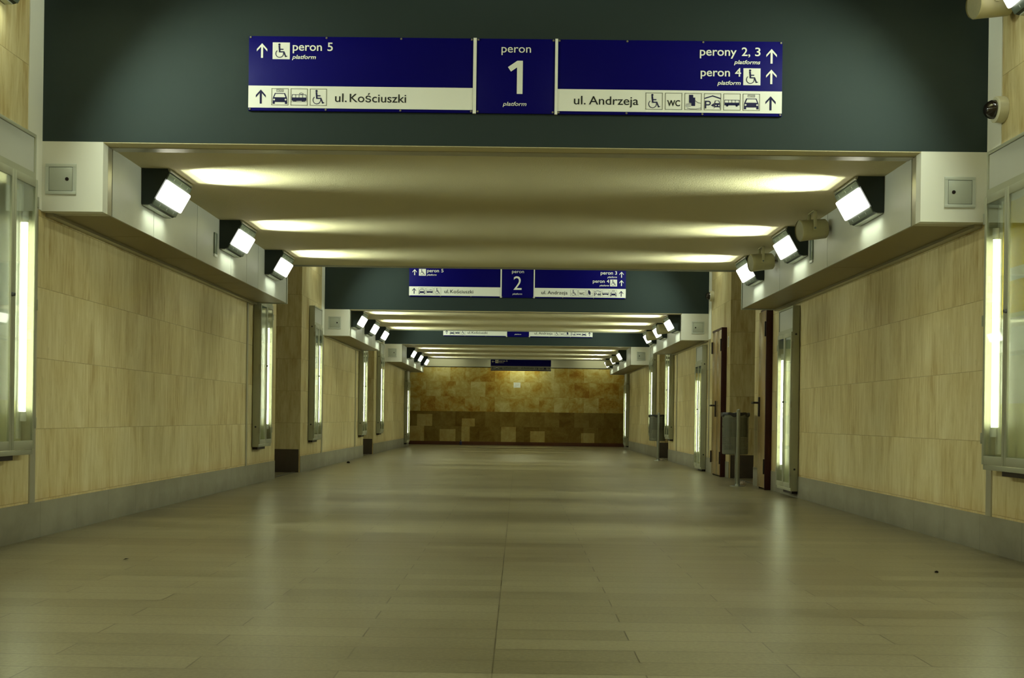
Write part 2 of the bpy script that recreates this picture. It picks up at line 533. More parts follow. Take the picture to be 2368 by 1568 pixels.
segs = [(Y_BEHIND - 0.2, GAPS[0][0]), (GAPS[0][1], GAPS[1][0]), (GAPS[1][1], Y_END)]
names3 = ['nearest', 'middle', 'farthest']
for side, X, s in (('left', XL, -1), ('right', XR, 1)):
    for k, (a, b) in enumerate(segs):
        struct(box('wall_' + side, 'travertine', X, s * XO, a, b, 0.0, HI),
               f'{names3[k]} stretch of beige travertine wall on the {side} of the passage', 'wall')
        struct(box('baseboard_' + side, 'plinth_stone', X, X - s * 0.006, a, b, 0.0, 0.235),
               f'grey stone plinth below the {names3[k]} stretch of {side} wall', 'baseboard')
    for k, (a, b) in enumerate(GAPS):
        struct(box('wall_passage', 'travertine', s * XO, s * (XO + 0.2), a, b, 0.0, HI),
               f'end of the {("first", "second")[k]} side passage on the {side}', 'wall')
        struct(box('baseboard_passage', 'dark_plinth', X + s * 0.02, s * XO, b - 0.006, b, 0.0, 0.335),
               f'dark plinth on the side wall of the {("first", "second")[k]} {side} passage', 'baseboard')
    struct(box('wall_passage', 'ochre_slabs', s * XO, s * (XO + 0.2), Y_END, Y_BACK, 0.0, T_HI), f'{side} end of the cross passage', 'wall')
struct(box('wall_back', 'ochre_slabs', -XO - 0.2, XO + 0.2, Y_BACK, Y_BACK + 0.2, 0.0, 2.355),
       'far end wall of honey coloured square stone slabs', 'wall')
struct(box('wall_back_upper', 'grey_paint', -XO - 0.2, XO + 0.2, Y_BACK - 0.02, Y_BACK + 0.2, 2.365, T_HI),
       'grey painted band above the stone of the far end wall', 'wall')
struct(box('trim_back', 'dark_gap', -XO, XO, Y_BACK - 0.012, Y_BACK + 0.1, 2.353, 2.366), 'dark strip above the end wall slabs', 'trim')
struct(box('baseboard_back', 'brown_plinth', -XO, XO, Y_BACK - 0.012, Y_BACK, 0.0, 0.105), 'low brown plinth along the far end wall', 'baseboard')
struct(box('wall_front', 'travertine', -XO - 0.2, XO + 0.2, Y_BEHIND - 0.4, Y_BEHIND - 0.2, 0.0, HI), 'wall behind the camera', 'wall')
# ceilings of the high parts, one per high part
for a, b in ((Y_BEHIND - 0.2, 7.5), (13.2, 18.3), (22.0, 26.5)):
    struct(box('ceiling', 'ceiling_plaster', -XO - 0.2, XO + 0.2, a, b, HI, HI + 0.2), 'pale plaster ceiling of a high part of the passage', 'ceiling')
struct(box('ceiling', 'ceiling_plaster', -XO - 0.2, XO + 0.2, 32.3, Y_BACK + 0.2, T_HI, T_HI + 0.2), 'plaster ceiling of the cross passage at the far end', 'ceiling')

tn = [0]
def trim(mat, *b, label):
    tn[0] += 1
    struct(box(f'trim_{tn[0]}', mat, *b), label, 'trim')

for i, B in enumerate(BAYS):
    y0, y1, zc, zb = B['y0'], B['y1'], B['zc'], B['zb']
    nm = names3[i]
    struct(box('beam', 'beam_paint', XL, XR, y0, y0 + 0.11, zc + 0.006, HI + 0.0), f'dark slate painted beam across the passage at the start of the {nm} low part', 'beam')
    struct(box('ceiling', 'ceiling_plaster', FL - 0.2, FR + 0.2, y0 + 0.002, y1 - 0.03, zc, zc + 0.22), f'pale plaster ceiling of the {nm} low part with light streaks', 'ceiling')
    # metal strip along the front and the back edge of the low ceiling
    trim('steel_trim', FL, FR, y0 + 0.125, y0 + 0.235, zc - 0.005, zc + 0.01, label=f'polished steel strip along the front edge of the {nm} low ceiling')
    trim('grey_metal', FL, FR, y1 - 0.03, y1 + 0.0, zc - 0.018, zc + 0.22, label=f'metal edge along the back of the {nm} low ceiling')
    for side, X, Fx, s in (('left', XL, FL, 1), ('right', XR, FR, -1)):
        # s points from the wall into the passage
        bk = struct(box('wall_bulkhead', 'cream_paint', X, Fx - s * 0.002, y0, y0 + 0.09, zb, zc + 0.006),
                    f'cream painted end block of the box along the {side} wall, {nm} low part', 'wall')
        core = box('bulkhead_core', 'dark_gap', X, Fx - s * 0.022, y0 + 0.09, y1 - 0.02, zb + 0.018, zc + 0.2, bk)
        m = MB()
        m.box(Fx - s * 0.003, Fx - s * 0.014, y0 + 0.094, y0 + 0.168, zb, zc)
        m.box(X + s * 0.055, Fx - s * 0.0145, y0 + 0.094, y0 + 0.168, zb, zb + 0.01)
        m.build('steel_strip', 'steel_trim', bk)
        L = y1 - y0
        if i == 0:
            cuts = [7.57, 8.432, 9.567, 10.70, 11.32, 11.82, 13.25]
        elif i == 1:
            cuts = [18.37, 18.72, 19.75, 21.0, 22.08]
        else:
            cuts = [26.57, 27.9, 29.2, 30.4, 31.3, 32.34]
        if side == 'right':
            cuts = cuts[:1] + [c + 0.06 for c in cuts[2:-1:2]] + cuts[-1:] if i == 0 else cuts
        m, n = MB(), MB()
        for a, b in zip(cuts, cuts[1:]):
            m.box(Fx, Fx - s * 0.014, a + 0.004, b - 0.004, zb, zc)
            n.box(X + s * 0.055, Fx - s * 0.0145, a + 0.004, b - 0.004, zb, zb + 0.01)
        m.build('fascia_panel', 'fascia_white', bk)
        n.build('soffit_panel', 'soffit_panel', bk)
        m = MB()
        m.box(Fx + s * 0.004, Fx - s * 0.03, y1 - 0.035, y1, zb - 0.008, zc)
        m.box(X, Fx, y1 - 0.012, y1, zb - 0.008, zb + 0.012)
        m.box(X, Fx, y1 - 0.010, y1 - 0.002, zb, zc + 0.1)
        m.build('end_trim', 'access_rim', bk)
        box('edge_profile', 'steel_trim', X, X + s * 0.055, y0 + 0.075, y1 - 0.012, zb - 0.022, zb + 0.004, bk)

# vertical metal trims and painted strips on the side walls
for side, X, s in (('left', XL, 1), ('right', XR, -1)):
    trim('cream_paint', X, X + s * 0.006, 7.19, 7.40, 0.24 + 1.92, HI, label=f'cream painted strip on the {side} wall beside the first beam')
    trim('steel_trim', X, X + s * 0.010, 7.265, 7.345, 0.235, 2.16, label=f'vertical metal strip on the {side} wall beside the nearest showcase')
    trim('cream_paint', X, X + s * 0.006, 17.95, 18.20, 0.24 + 1.90, HI, label=f'cream painted strip on the {side} wall beside the second beam')
    trim('steel_trim', X, X + s * 0.010, 18.04, 18.12, 0.235, 2.13, label=f'vertical metal strip on the {side} wall below the second beam')
    trim('cream_paint', X, X + s * 0.006, 26.15, 26.40, 0.24 + 1.88, HI, label=f'cream painted strip on the {side} wall beside the third beam')
trim('steel_trim', XL, XL + 0.010, 13.03, 13.09, 0.235, 2.15, label='vertical metal strip on the left wall at the end of the first low part')
trim('steel_trim', XL, XL + 0.010, 21.72, 21.80, 0.235, 2.12, label='vertical metal strip on the left wall at the end of the second low part')
trim('steel_trim', XR, XR - 0.010, 21.72, 21.80, 0.235, 2.12, label='vertical metal strip on the right wall at the end of the second low part')
trim('steel_trim', XR, XR - 0.012, 17.45, 17.50, 0.235, 2.13, label='vertical metal strip on the right wall beyond the double steel door')

# ------------------------------------------------------------------ wall lamps
def make_lamp(s, loc, label, group):
    """origin: where fascia and ceiling meet, near end; s = +1 throws light towards +x"""
    root = thing('wall_lamp', loc, label, 'lamp', group)
    L = 0.56
    P = lambda pts: [(s * d, z) for d, z in pts]
    MB().prism_y(P([(0.001, -0.001), (0.188, -0.001), (0.20, -0.028), (0.072, -0.256), (0.056, -0.262), (0.001, -0.262)]), 0, L).build('housing', 'housing_dark', root)
    A, Bv = Vector((0.20, -0.028)), Vector((0.072, -0.256))
    d = (Bv - A)
    n = Vector((0.872, -0.4895))
    def quad(t0, t1, h0, h1):
        return P([tuple(A + d * t0 + n * h0), tuple(A + d * t0 + n * h1), tuple(A + d * t1 + n * h1), tuple(A + d * t1 + n * h0)])
    MB().prism_y(quad(0.02, 0.20, 0.0, 0.010), 0.004, L - 0.004, 0.002).build('top_cover', 'cover_grey', root)
    MB().prism_y(quad(0.83, 1.0, 0.0, 0.010), 0.004, L - 0.004, 0.002).build('bottom_cover', 'cover_grey', root)
    MB().prism_y(P([(0.186, -0.004), (0.206, -0.006), (0.212, -0.022), (0.20, -0.026)]), 0.002, L - 0.002).build('edge_strip', 'steel_trim', root)
    for y in (0.14, 0.30, 0.46):
        for t in (0.10, 0.92):
            m = MB(); m.prism_y(quad(t - 0.035, t + 0.035, 0.009, 0.0115), y - 0.003, y + 0.003)
            m.build('clip', 'access_rim', root)
    MB().prism_y(P([(0.004, -0.262), (0.052, -0.262), (0.050, -0.268), (0.008, -0.268)]), 0.01, L - 0.01).build('bottom_plate', 'access_grey', root)
    MB().prism_y(quad(0.205, 0.825, 0.0, 0.036), 0.012, L - 0.012, 0.012).build('lens', 'lens_glow', root)
    c = A + d * 0.42 + n * 0.055
    # beam that skims across the ceiling
    ld = bpy.data.lights.new('ceiling_beam_light', 'AREA')
    ld.shape = 'RECTANGLE'; ld.size = 0.46; ld.size_y = 0.02
    ld.energy = GRAZE_W; ld.color = LAMP_TINT; ld.spread = R(44)
    lo = bpy.data.objects.new('ceiling_beam_light', ld)
    COL.objects.link(lo); lo.parent = root
    lo.location = (s * (c.x + 0.012), L / 2, -0.085)
    aim(lo, Vector((s * math.cos(R(13)), 0, math.sin(R(13)))))
    # light leaving the upper rim of the lens, close to the ceiling
    ld = bpy.data.lights.new('rim_light', 'AREA')
    ld.shape = 'RECTANGLE'; ld.size = 0.46; ld.size_y = 0.012
    ld.energy = RIM_W; ld.color = LAMP_TINT; ld.spread = R(70)
    lo = bpy.data.objects.new('rim_light', ld)
    COL.objects.link(lo); lo.parent = root
    lo.location = (s * 0.222, L / 2, -0.062)
    aim(lo, Vector((s * math.cos(R(24)), 0, math.sin(R(24)))))
    # beam that falls across the floor and the far wall
    ld = bpy.data.lights.new('floor_beam_light', 'SPOT')
    ld.energy = FLOOD_W; ld.color = LAMP_TINT; ld.spot_size = R(92); ld.spot_blend = 0.9; ld.shadow_soft_size = 0.05
    lo = bpy.data.objects.new('floor_beam_light', ld)
    COL.objects.link(lo); lo.parent = root
    lo.location = (s * c.x, L / 2, c.y - 0.02)
    aim(lo, Vector((s * math.cos(R(-38)), 0, math.sin(R(-38)))), narrow=0.28)
    # light leaking out under the housing onto the fascia
    ld = bpy.data.lights.new('under_light', 'AREA')
    ld.shape = 'RECTANGLE'; ld.size = 0.46; ld.size_y = 0.03
    ld.energy = UNDER_W; ld.color = LAMP_TINT; ld.spread = R(120)
    lo = bpy.data.objects.new('under_light', ld)
    COL.objects.link(lo); lo.parent = root
    lo.location = (s * 0.075, L / 2, -0.268)
    aim(lo, Vector((-s * 0.35, 0, -1)))
    return root

def aim(o, direction, narrow=None):
    """point the lamp's -z along direction, keep its x axis along the passage"""
    z = -Vector(direction).normalized()
    x = Vector((0, 1, 0))
    y = z.cross(x).normalized()
    x = y.cross(z).normalized()
    M = Matrix((x, y, z)).transposed().to_4x4()
    o.rotation_euler = M.to_euler()
    if narrow:
        o.scale = (narrow, 1, 1)

ords = ('nearest', 'middle', 'farthest')
protoL = protoR = None
for i, B in enumerate(BAYS):
    for k, y in enumerate(B['lamps']):
        for s, Fx, side in ((1, FL, 'left'), (-1, FR, 'right')):
            lab = f'{ords[k]} lit black wall lamp on the {side} fascia of the {names3[i]} low ceiling'
            loc = (Fx, y - (0.02 if s < 0 else 0), B['zc'])
            g = f'wall lamps of the {names3[i]} low part'
            if s > 0:
                if protoL is None: protoL = make_lamp(1, loc, lab, g)
                else: dup(protoL, loc, lab, g)
            else:
                if protoR is None: protoR = make_lamp(-1, loc, lab, g)
                else: dup(protoR, loc, lab, g)
# lamps high on the side walls; the two rearmost pairs are added fill light
high = [(6.29, 'just before the first beam'), (3.6, 'above the camera'), (0.9, 'behind the camera'), (-2.0, 'farther behind the camera, unseen and added for front light'), (-5.0, 'near the wall behind the camera, unseen and added for front light'),
        (14.2, 'over the first side passage'), (16.95, 'before the second beam'), (22.6, 'at the second side passage'), (25.0, 'before the third beam')]
HIGH_BEAM = bpy.data.lights.new('high_beam_light', 'SPOT')
HIGH_BEAM.energy = HIGH_FLOOD_W; HIGH_BEAM.color = LAMP_TINT; HIGH_BEAM.spot_size = R(140); HIGH_BEAM.spot_blend = 0.7; HIGH_BEAM.shadow_soft_size = 0.08
for y, where in high:
    for s, X, side in ((1, XL, 'left'), (-1, XR, 'right')):
        h_ = dup(protoL if s > 0 else protoR, (X, y, HI - 0.04), f'lit black wall lamp high on the {side} wall {where}', 'wall lamps of the high parts')
        for c_ in kids(h_):
            if c_.name.startswith('floor_beam_light'):
                c_.data = HIGH_BEAM
                c_.scale = (1, 1, 1)
# the cross passage is lit from its ceiling, behind the hanging sign
for x, w in ((0.05, 'middle'), (-2.3, 'left'), (2.4, 'right')):
    r_ = thing('ceiling_light', (x, 33.62, T_HI), f'{w} slim ceiling light of the cross passage behind the hanging sign', 'lamp', 'ceiling lights of the cross passage')
    box('housing', 'grey_metal', -0.6, 0.6, -0.06, 0.06, -0.05, 0, r_)
    box('diffuser', 'lens_glow', -0.57, 0.57, -0.045, 0.045, -0.062, -0.05, r_)
    ld = bpy.data.lights.new('tube_light', 'AREA'); ld.shape = 'RECTANGLE'; ld.size = 1.1; ld.size_y = 0.08
    ld.energy = 15.0 if w == 'middle' else 5.0; ld.color = (0.92, 1.0, 0.62)
    lo = bpy.data.objects.new('tube_light', ld); COL.objects.link(lo); lo.parent = r_
    lo.location = (0, 0, -0.07)

# ------------------------------------------------------------------ lettering and pictograms
def text_mesh(s, italic=False, bold=0.0):
    cu = bpy.data.curves.new('lettering', 'FONT')
    cu.body = s
    cu.size = 1.0
    cu.shear = 0.22 if italic else 0.0
    cu.offset = bold
    cu.extrude = 0.0
    cu.resolution_u = 5
    o = bpy.data.objects.new('lettering', cu)
    COL.objects.link(o)
    dg = bpy.context.evaluated_depsgraph_get()
    me = bpy.data.meshes.new_from_object(o.evaluated_get(dg))
    bpy.data.objects.remove(o)
    bpy.data.curves.remove(cu)
    return me

CAP = None
def lettering(parent, s, x0, x1, zbase, cap, mat, y, italic=False, bold=0.012, label=None):
    """text between x0 and x1, baseline zbase, cap height cap, facing -y at depth y"""
    global CAP
    if CAP is None:
        m = text_mesh('H'); CAP = max(v.co.y for v in m.vertices); bpy.data.meshes.remove(m)
    me = text_mesh(s, italic, bold)
    xs = [v.co.x for v in me.vertices]
    a, b = min(xs), max(xs)
    kx = (x1 - x0) / (b - a); kz = cap / CAP
    for v in me.vertices:
        v.co = ((v.co.x - a) * kx + x0, y, v.co.y * kz + zbase)
    me.materials.clear(); me.materials.append(MATS[mat])
    me.name = 'lettering'
    o = bpy.data.objects.new('lettering', me)
    COL.objects.link(o); o.parent = parent
    if label: o['label'] = label
    return o

def circ(cx, cz, r, a0=0, a1=360, n=24):
    return [(cx + r * math.cos(R(a0 + (a1 - a0) * i / n)), cz + r * math.sin(R(a0 + (a1 - a0) * i / n))) for i in range(n + (0 if a1 - a0 >= 360 else 1))]

def ring(cx, cz, r0, r1, a0, a1, n=26):
    """arc band as a list of quads"""
    q = []
    for i in range(n):
        t0, t1 = R(a0 + (a1 - a0) * i / n), R(a0 + (a1 - a0) * (i + 1) / n)
        q.append([(cx + r0 * math.cos(t0), cz + r0 * math.sin(t0)), (cx + r1 * math.cos(t0), cz + r1 * math.sin(t0)),
                  (cx + r1 * math.cos(t1), cz + r1 * math.sin(t1)), (cx + r0 * math.cos(t1), cz + r0 * math.sin(t1))])
    return q

def stroke(pts, w):
    q = []
    for (x0, z0), (x1, z1) in zip(pts, pts[1:]):
        d = Vector((x1 - x0, z1 - z0)); L = d.length
        if L < 1e-9: continue
        d /= L; n = Vector((-d.y, d.x)) * w / 2; e = d * w * 0.25
        a, b = Vector((x0, z0)) - e, Vector((x1, z1)) + e
        q.append([tuple(a + n), tuple(b + n), tuple(b - n), tuple(a - n)])
    return q

ICON = {}
ICON['arrow_up'] = [[(0.5, 1.0), (1.0, 0.60), (1.0, 0.44), (0.60, 0.76), (0.60, 0.0), (0.40, 0.0), (0.40, 0.76), (0.0, 0.44), (0.0, 0.60)]]
ICON['arrow_left'] = [[(0.0, 0.5), (0.40, 1.0), (0.56, 1.0), (0.24, 0.60), (1.0, 0.60), (1.0, 0.40), (0.24, 0.40), (0.56, 0.0), (0.40, 0.0)]]
ICON['arrow_right'] = [[(1 - x, z) for x, z in ICON['arrow_left'][0]]]
ICON['wheelchair'] = ([circ(0.39, 0.87, 0.065, n=14)] +
    [[(0.335, 0.80), (0.43, 0.80), (0.45, 0.62), (0.63, 0.62), (0.63, 0.555), (0.45, 0.555), (0.455, 0.47), (0.68, 0.47), (0.80, 0.16), (0.735, 0.14), (0.63, 0.40), (0.375, 0.40)]] +
    stroke([(0.735, 0.15), (0.84, 0.18)], 0.05) + ring(0.41, 0.33, 0.205, 0.245, 128, 372))
ICON['taxi'] = ([
    [(0.20, 0.72), (0.80, 0.72), (0.92, 0.42), (0.93, 0.08), (0.80, 0.08), (0.80, 0.19), (0.20, 0.19), (0.20, 0.08), (0.07, 0.08), (0.08, 0.42)]] +
    stroke([(0.30, 0.80), (0.70, 0.80), (0.70, 0.94), (0.30, 0.94), (0.30, 0.80)], 0.014))
ICON['taxi_light'] = [[(0.25, 0.67), (0.75, 0.67), (0.83, 0.47), (0.17, 0.47)], circ(0.16, 0.33, 0.055, n=12), circ(0.84, 0.33, 0.055, n=12)]
ICON['tram'] = ([[(0.06, 0.47), (0.94, 0.47), (0.94, 0.30), (0.90, 0.27), (0.10, 0.27), (0.06, 0.30)]] +
    stroke([(0.07, 0.47), (0.10, 0.64), (0.90, 0.64), (0.93, 0.47)], 0.025) +
    stroke([(0.30, 0.64), (0.30, 0.47)], 0.02) + stroke([(0.50, 0.64), (0.50, 0.47)], 0.02) + stroke([(0.70, 0.64), (0.70, 0.47)], 0.02) +
    stroke([(0.50, 0.70), (0.63, 0.76), (0.76, 0.70), (0.63, 0.66), (0.50, 0.70)], 0.018) +
    [circ(0.20, 0.265, 0.04, n=10), circ(0.30, 0.265, 0.04, n=10), circ(0.70, 0.265, 0.04, n=10), circ(0.80, 0.265, 0.04, n=10)] +
    stroke([(0.04, 0.22), (0.96, 0.22)], 0.015))
ICON['bus'] = ([[(0.06, 0.46), (0.94, 0.46), (0.94, 0.30), (0.06, 0.30)]] +
    stroke([(0.07, 0.46), (0.08, 0.62), (0.92, 0.62), (0.93, 0.46)], 0.025) +
    stroke([(0.30, 0.62), (0.30, 0.46)], 0.02) + stroke([(0.50, 0.62), (0.50, 0.46)], 0.02) + stroke([(0.70, 0.62), (0.70, 0.46)], 0.02) +
    [circ(0.22, 0.29, 0.07, n=12), circ(0.78, 0.29, 0.07, n=12)])
ICON['park'] = (stroke([(0.04, 0.70), (0.50, 0.85), (0.96, 0.70)], 0.065) +
    [[(0.05, 0.10), (0.05, 0.56), (0.13, 0.56), (0.13, 0.10)], [(0.13, 0.56), (0.13, 0.49), (0.26, 0.49), (0.26, 0.56)],
     [(0.13, 0.35), (0.13, 0.28), (0.26, 0.28), (0.26, 0.35)]] + ring(0.26, 0.42, 0.07, 0.14, -90, 90, 12) +
    [[(0.40, 0.28), (0.58, 0.42), (0.58, 0.20)], [(0.60, 0.40), (0.64, 0.58), (0.88, 0.58), (0.94, 0.40), (0.94, 0.18), (0.60, 0.18)]] +
    stroke([(0.58, 0.12), (0.64, 0.18)], 0.02) + stroke([(0.96, 0.10), (0.90, 0.18)], 0.02))
ICON['park_light'] = [[(0.68, 0.55), (0.84, 0.55), (0.88, 0.42), (0.65, 0.42)], circ(0.70, 0.28, 0.04, n=10), circ(0.86, 0.28, 0.04, n=10)]
ICON['hand'] = ([[(0.26, 0.90), (0.50, 0.90), (0.50, 0.74), (0.62, 0.74), (0.62, 0.24), (0.40, 0.24), (0.40, 0.42), (0.26, 0.42)]] +
    stroke([(0.08, 0.34), (0.40, 0.40)], 0.022) + stroke([(0.06, 0.27), (0.40, 0.32)], 0.022) + stroke([(0.08, 0.20), (0.36, 0.23)], 0.022) +
    stroke([(0.14, 0.12), (0.34, 0.06), (0.70, 0.06), (0.96, 0.12)], 0.022) + stroke([(0.62, 0.56), (0.78, 0.44), (0.95, 0.40)], 0.022))

def picto(parent, polys, x0, x1, z0, z1, y, mat, name='pictogram', th=0.0008):
    m = MB()
    for p in polys:
        m.plate([(x0 + (x1 - x0) * a, z0 + (z1 - z0) * b) for a, b in p], y, y + th)
    return m.build(name, mat, parent, smooth=0)

# ------------------------------------------------------------------ platform signs on the beams
UM = 3.505 / 4557.0           # metres per layout unit

def make_sign(loc, label, number, right_first, right_first_sub):
    """origin: middle of the bottom edge at the face of the beam"""
    root = thing('platform_sign', loc, label, 'sign', 'platform signs on the beams')
    W, H = 4557.0, 637.0
    X = lambda u: (u - W / 2) * UM
    Z = lambda v: (H - v) * UM
    yp = -0.014                # face of the boards
    y1, y2, y3 = yp - 0.0012, yp - 0.0024, yp - 0.0036
    def board(u0, u1):
        return box('sign_board', 'sign_blue', X(u0), X(u1), yp, -0.001, Z(H), Z(0), root, 0.001)
    def band(b, u0, u1):
        return box('white_band', 'sign_cream', X(u0), X(u1), y1, yp, Z(612), Z(424), b)
    def screws(b, us):
        for u in us:
            for v in (11, 624):
                MB().cone((X(u), yp, Z(v)), (X(u), yp - 0.004, Z(v)), 0.0072, 0.006, 12).build('screw', 'screw_steel', b)
    def arrow(b, u0, v0, u1, v1, mat, nm='arrow_up', y=y2):
        return picto(b, ICON[nm], X(u0), X(u1), Z(v1), Z(v0), y, mat, 'arrow')
    def icon(b, nm, u0, v0, u1, v1, framed):
        x0, x1, z0, z1 = X(u0), X(u1), Z(v1), Z(v0)
        if framed:
            w = 4 * UM
            m = MB()
            for p in ([(x0, z0), (x1, z0), (x1, z0 + w), (x0, z0 + w)], [(x0, z1 - w), (x1, z1 - w), (x1, z1), (x0, z1)],
                      [(x0, z0), (x0 + w, z0), (x0 + w, z1), (x0, z1)], [(x1 - w, z0), (x1, z0), (x1, z1), (x1 - w, z1)]):
                m.plate(p, y2, y2 + 0.0008)
            m.build('icon_frame', 'sign_line', b, smooth=0)
        else:
            box('icon_plate', 'sign_cream', x0, x1, y1, yp, z0, z1, b)
        if nm == 'wc':
            lettering(b, 'WC', x0 + (x1 - x0) * 0.12, x1 - (x1 - x0) * 0.12, z0 + (z1 - z0) * 0.22, (z1 - z0) * 0.34, 'sign_ink', y2, bold=0.02)
            return
        if nm == 'taxi':
            lettering(b, 'TAXI', x0 + (x1 - x0) * 0.335, x0 + (x1 - x0) * 0.665, z0 + (z1 - z0) * 0.825, (z1 - z0) * 0.09, 'sign_ink', y2, bold=0.0)
        picto(b, ICON[nm], x0, x1, z0, z1, y2, 'sign_navy')
        if nm + '_light' in ICON:
            picto(b, ICON[nm + '_light'], x0, x1, z0, z1, y3, 'sign_cream')
    # left board
    b = board(0, 1918)
    band(b, 0, 1918)
    screws(b, (14, 663, 1302, 1906))
    arrow(b, 68, 62, 158, 187, 'sign_cream')
    icon(b, 'wheelchair', 203, 53, 350, 196, False)
    lettering(b, 'peron', X(375), X(625), Z(121), 68 * UM, 'sign_cream', y2)
    lettering(b, '5', X(672), X(718), Z(121), 70 * UM, 'sign_cream', y2)
    lettering(b, 'platform', X(370), X(575), Z(192), 33 * UM, 'sign_cream', y2, italic=True, bold=0.018)
    arrow(b, 64, 458, 149, 578, 'sign_navy')
    icon(b, 'taxi', 198, 446, 343, 590, True)
    icon(b, 'tram', 362, 446, 507, 590, True)
    icon(b, 'wheelchair', 527, 446, 671, 590, True)
    lettering(b, 'ul.', X(743), X(842), Z(556), 72 * UM, 'sign_ink', y2, bold=0.004)
    lettering(b, 'Ko\u015bciuszki', X(868), X(1350), Z(556), 70 * UM, 'sign_ink', y2, bold=0.004)
    box('divider', 'sign_cream', X(1920), X(1948), yp - 0.004, -0.001, Z(H + 4), Z(-4), root)
    # middle board with the platform number
    b = board(1950, 2617)
    screws(b, (1962, 2604))
    lettering(b, 'peron', X(2160), X(2412), Z(117), 68 * UM, 'sign_cream', y2, bold=0.004)
    w = 127 if number == '1' else 170
    if number == '1':
        gx, gz = X(2217), Z(470)
        picto(b, [[(gx + a_ * UM, gz + b_ * UM) for a_, b_ in ((78, 0), (127, 0), (127, 283), (80, 283), (0, 228), (26, 190), (78, 226))]], 0, 1, 0, 1, y2, 'sign_cream', 'lettering')
    else:
      lettering(b, number, X(2281 - w / 2), X(2281 + w / 2), Z(470), 283 * UM, 'sign_cream', y2, bold=0.0)
    lettering(b, 'platform', X(2176), X(2379), Z(572), 33 * UM, 'sign_cream', y2, italic=True, bold=0.01)
    box('divider', 'sign_cream', X(2619), X(2643), yp - 0.004, -0.001, Z(H + 4), Z(-4), root)
    # right board
    o = 2244.0
    b = board(o + 400, W)
    band(b, o + 400, W)
    screws(b, (o + 410, o + 990, o + 1637, o + 2300))
    if number == '1':
        lettering(b, 'perony', X(o + 1608), X(o + 1922), Z(124), 70 * UM, 'sign_cream', y2)
        lettering(b, '2,', X(o + 1965), X(o + 2038), Z(124), 70 * UM, 'sign_cream', y2)
        lettering(b, '3', X(o + 2079), X(o + 2125), Z(124), 70 * UM, 'sign_cream', y2)
        lettering(b, 'platforms', X(o + 1900), X(o + 2125), Z(194), 33 * UM, 'sign_cream', y2, italic=True, bold=0.018)
    else:
        lettering(b, right_first, X(o + 1780), X(o + 2125), Z(124), 70 * UM, 'sign_cream', y2)
        lettering(b, 'platform', X(o + 1925), X(o + 2125), Z(194), 33 * UM, 'sign_cream', y2, italic=True, bold=0.018)
    lettering(b, 'peron', X(o + 1617), X(o + 1867), Z(300), 68 * UM, 'sign_cream', y2)
    lettering(b, '4', X(o + 1910), X(o + 1962), Z(300), 70 * UM, 'sign_cream', y2)
    lettering(b, 'platform', X(o + 1760), X(o + 1960), Z(372), 33 * UM, 'sign_cream', y2, italic=True, bold=0.018)
    icon(b, 'wheelchair', o + 1982, 229, o + 2128, 373, False)
    arrow(b, o + 2175, 62, o + 2265, 187, 'sign_cream')
    arrow(b, o + 2175, 238, o + 2265, 362, 'sign_cream')
    lettering(b, 'ul.', X(o + 540), X(o + 640), Z(553), 72 * UM, 'sign_ink', y2, bold=0.004)
    lettering(b, 'Andrzeja', X(o + 668), X(o + 1090), Z(553), 70 * UM, 'sign_ink', y2, bold=0.004)
    for nm, u in (('wheelchair', 1152), ('wc', 1318), ('hand', 1484), ('park', 1650), ('bus', 1815), ('taxi', 1980)):
        icon(b, nm, o + u, 447, o + u + 145, 590, True)
    arrow(b, o + 2173, 466, o + 2260, 586, 'sign_navy')
    return root

make_sign((-0.052, 7.40, 2.831), 'blue and cream platform sign reading peron 1 on the nearest dark beam', '1', '', '')
make_sign((-0.045, 18.20, 2.776), 'blue and cream platform sign reading peron 2 on the second dark beam', '2', 'peron 3', 'platform')
make_sign((-0.040, 26.40, 2.735), 'blue and cream platform sign cut off by the low ceiling on the third dark beam', '3', 'peron 3', 'platform')

# hanging sign at the far end
hs = thing('hanging_sign', (0.05, 33.2, 2.225), 'dark blue hanging sign with left and right arrows before the far end wall', 'sign')
b = box('sign_board', 'sign_blue', -0.89, 0.89, -0.02, 0.02, 0.0, 0.40, hs, 0.002)
box('white_band', 'sign_cream_shaded', -0.89, 0.89, -0.0215, -0.02, 0.018, 0.140, b)
picto(b, ICON['arrow_left'], -0.86, -0.78, 0.045, 0.105, -0.0235, 'sign_navy', 'arrow')
picto(b, ICON['arrow_right'], 0.78, 0.86, 0.045, 0.105, -0.0235, 'sign_navy', 'arrow')
picto(b, ICON['taxi'], -0.755, -0.66, 0.03, 0.125, -0.0235, 'sign_navy')
picto(b, ICON['taxi_light'], -0.755, -0.66, 0.03, 0.125, -0.0245, 'sign_cream')
picto(b, ICON['tram'], -0.64, -0.54, 0.03, 0.125, -0.0235, 'sign_navy')
lettering(b, 'ul.Ko\u015bciuszki', -0.50, -0.09, 0.058, 0.052, 'sign_ink', -0.0235, bold=0.004)
lettering(b, 'ul.Andrzeja', 0.01, 0.38, 0.058, 0.052, 'sign_ink', -0.0235, bold=0.004)
picto(b, ICON['park'], 0.42, 0.52, 0.03, 0.125, -0.0235, 'sign_navy')
picto(b, ICON['bus'], 0.55, 0.65, 0.03, 0.125, -0.0235, 'sign_navy')
picto(b, ICON['taxi'], 0.665, 0.76, 0.03, 0.125, -0.0235, 'sign_navy')
picto(b, ICON['arrow_left'], -0.86, -0.78, 0.235, 0.295, -0.022, 'sign_cream', 'arrow')
box('icon_plate', 'sign_cream', -0.755, -0.66, -0.0215, -0.02, 0.22, 0.315, b)
picto(b, ICON['wheelchair'], -0.755, -0.66, 0.22, 0.315, -0.0235, 'sign_navy')
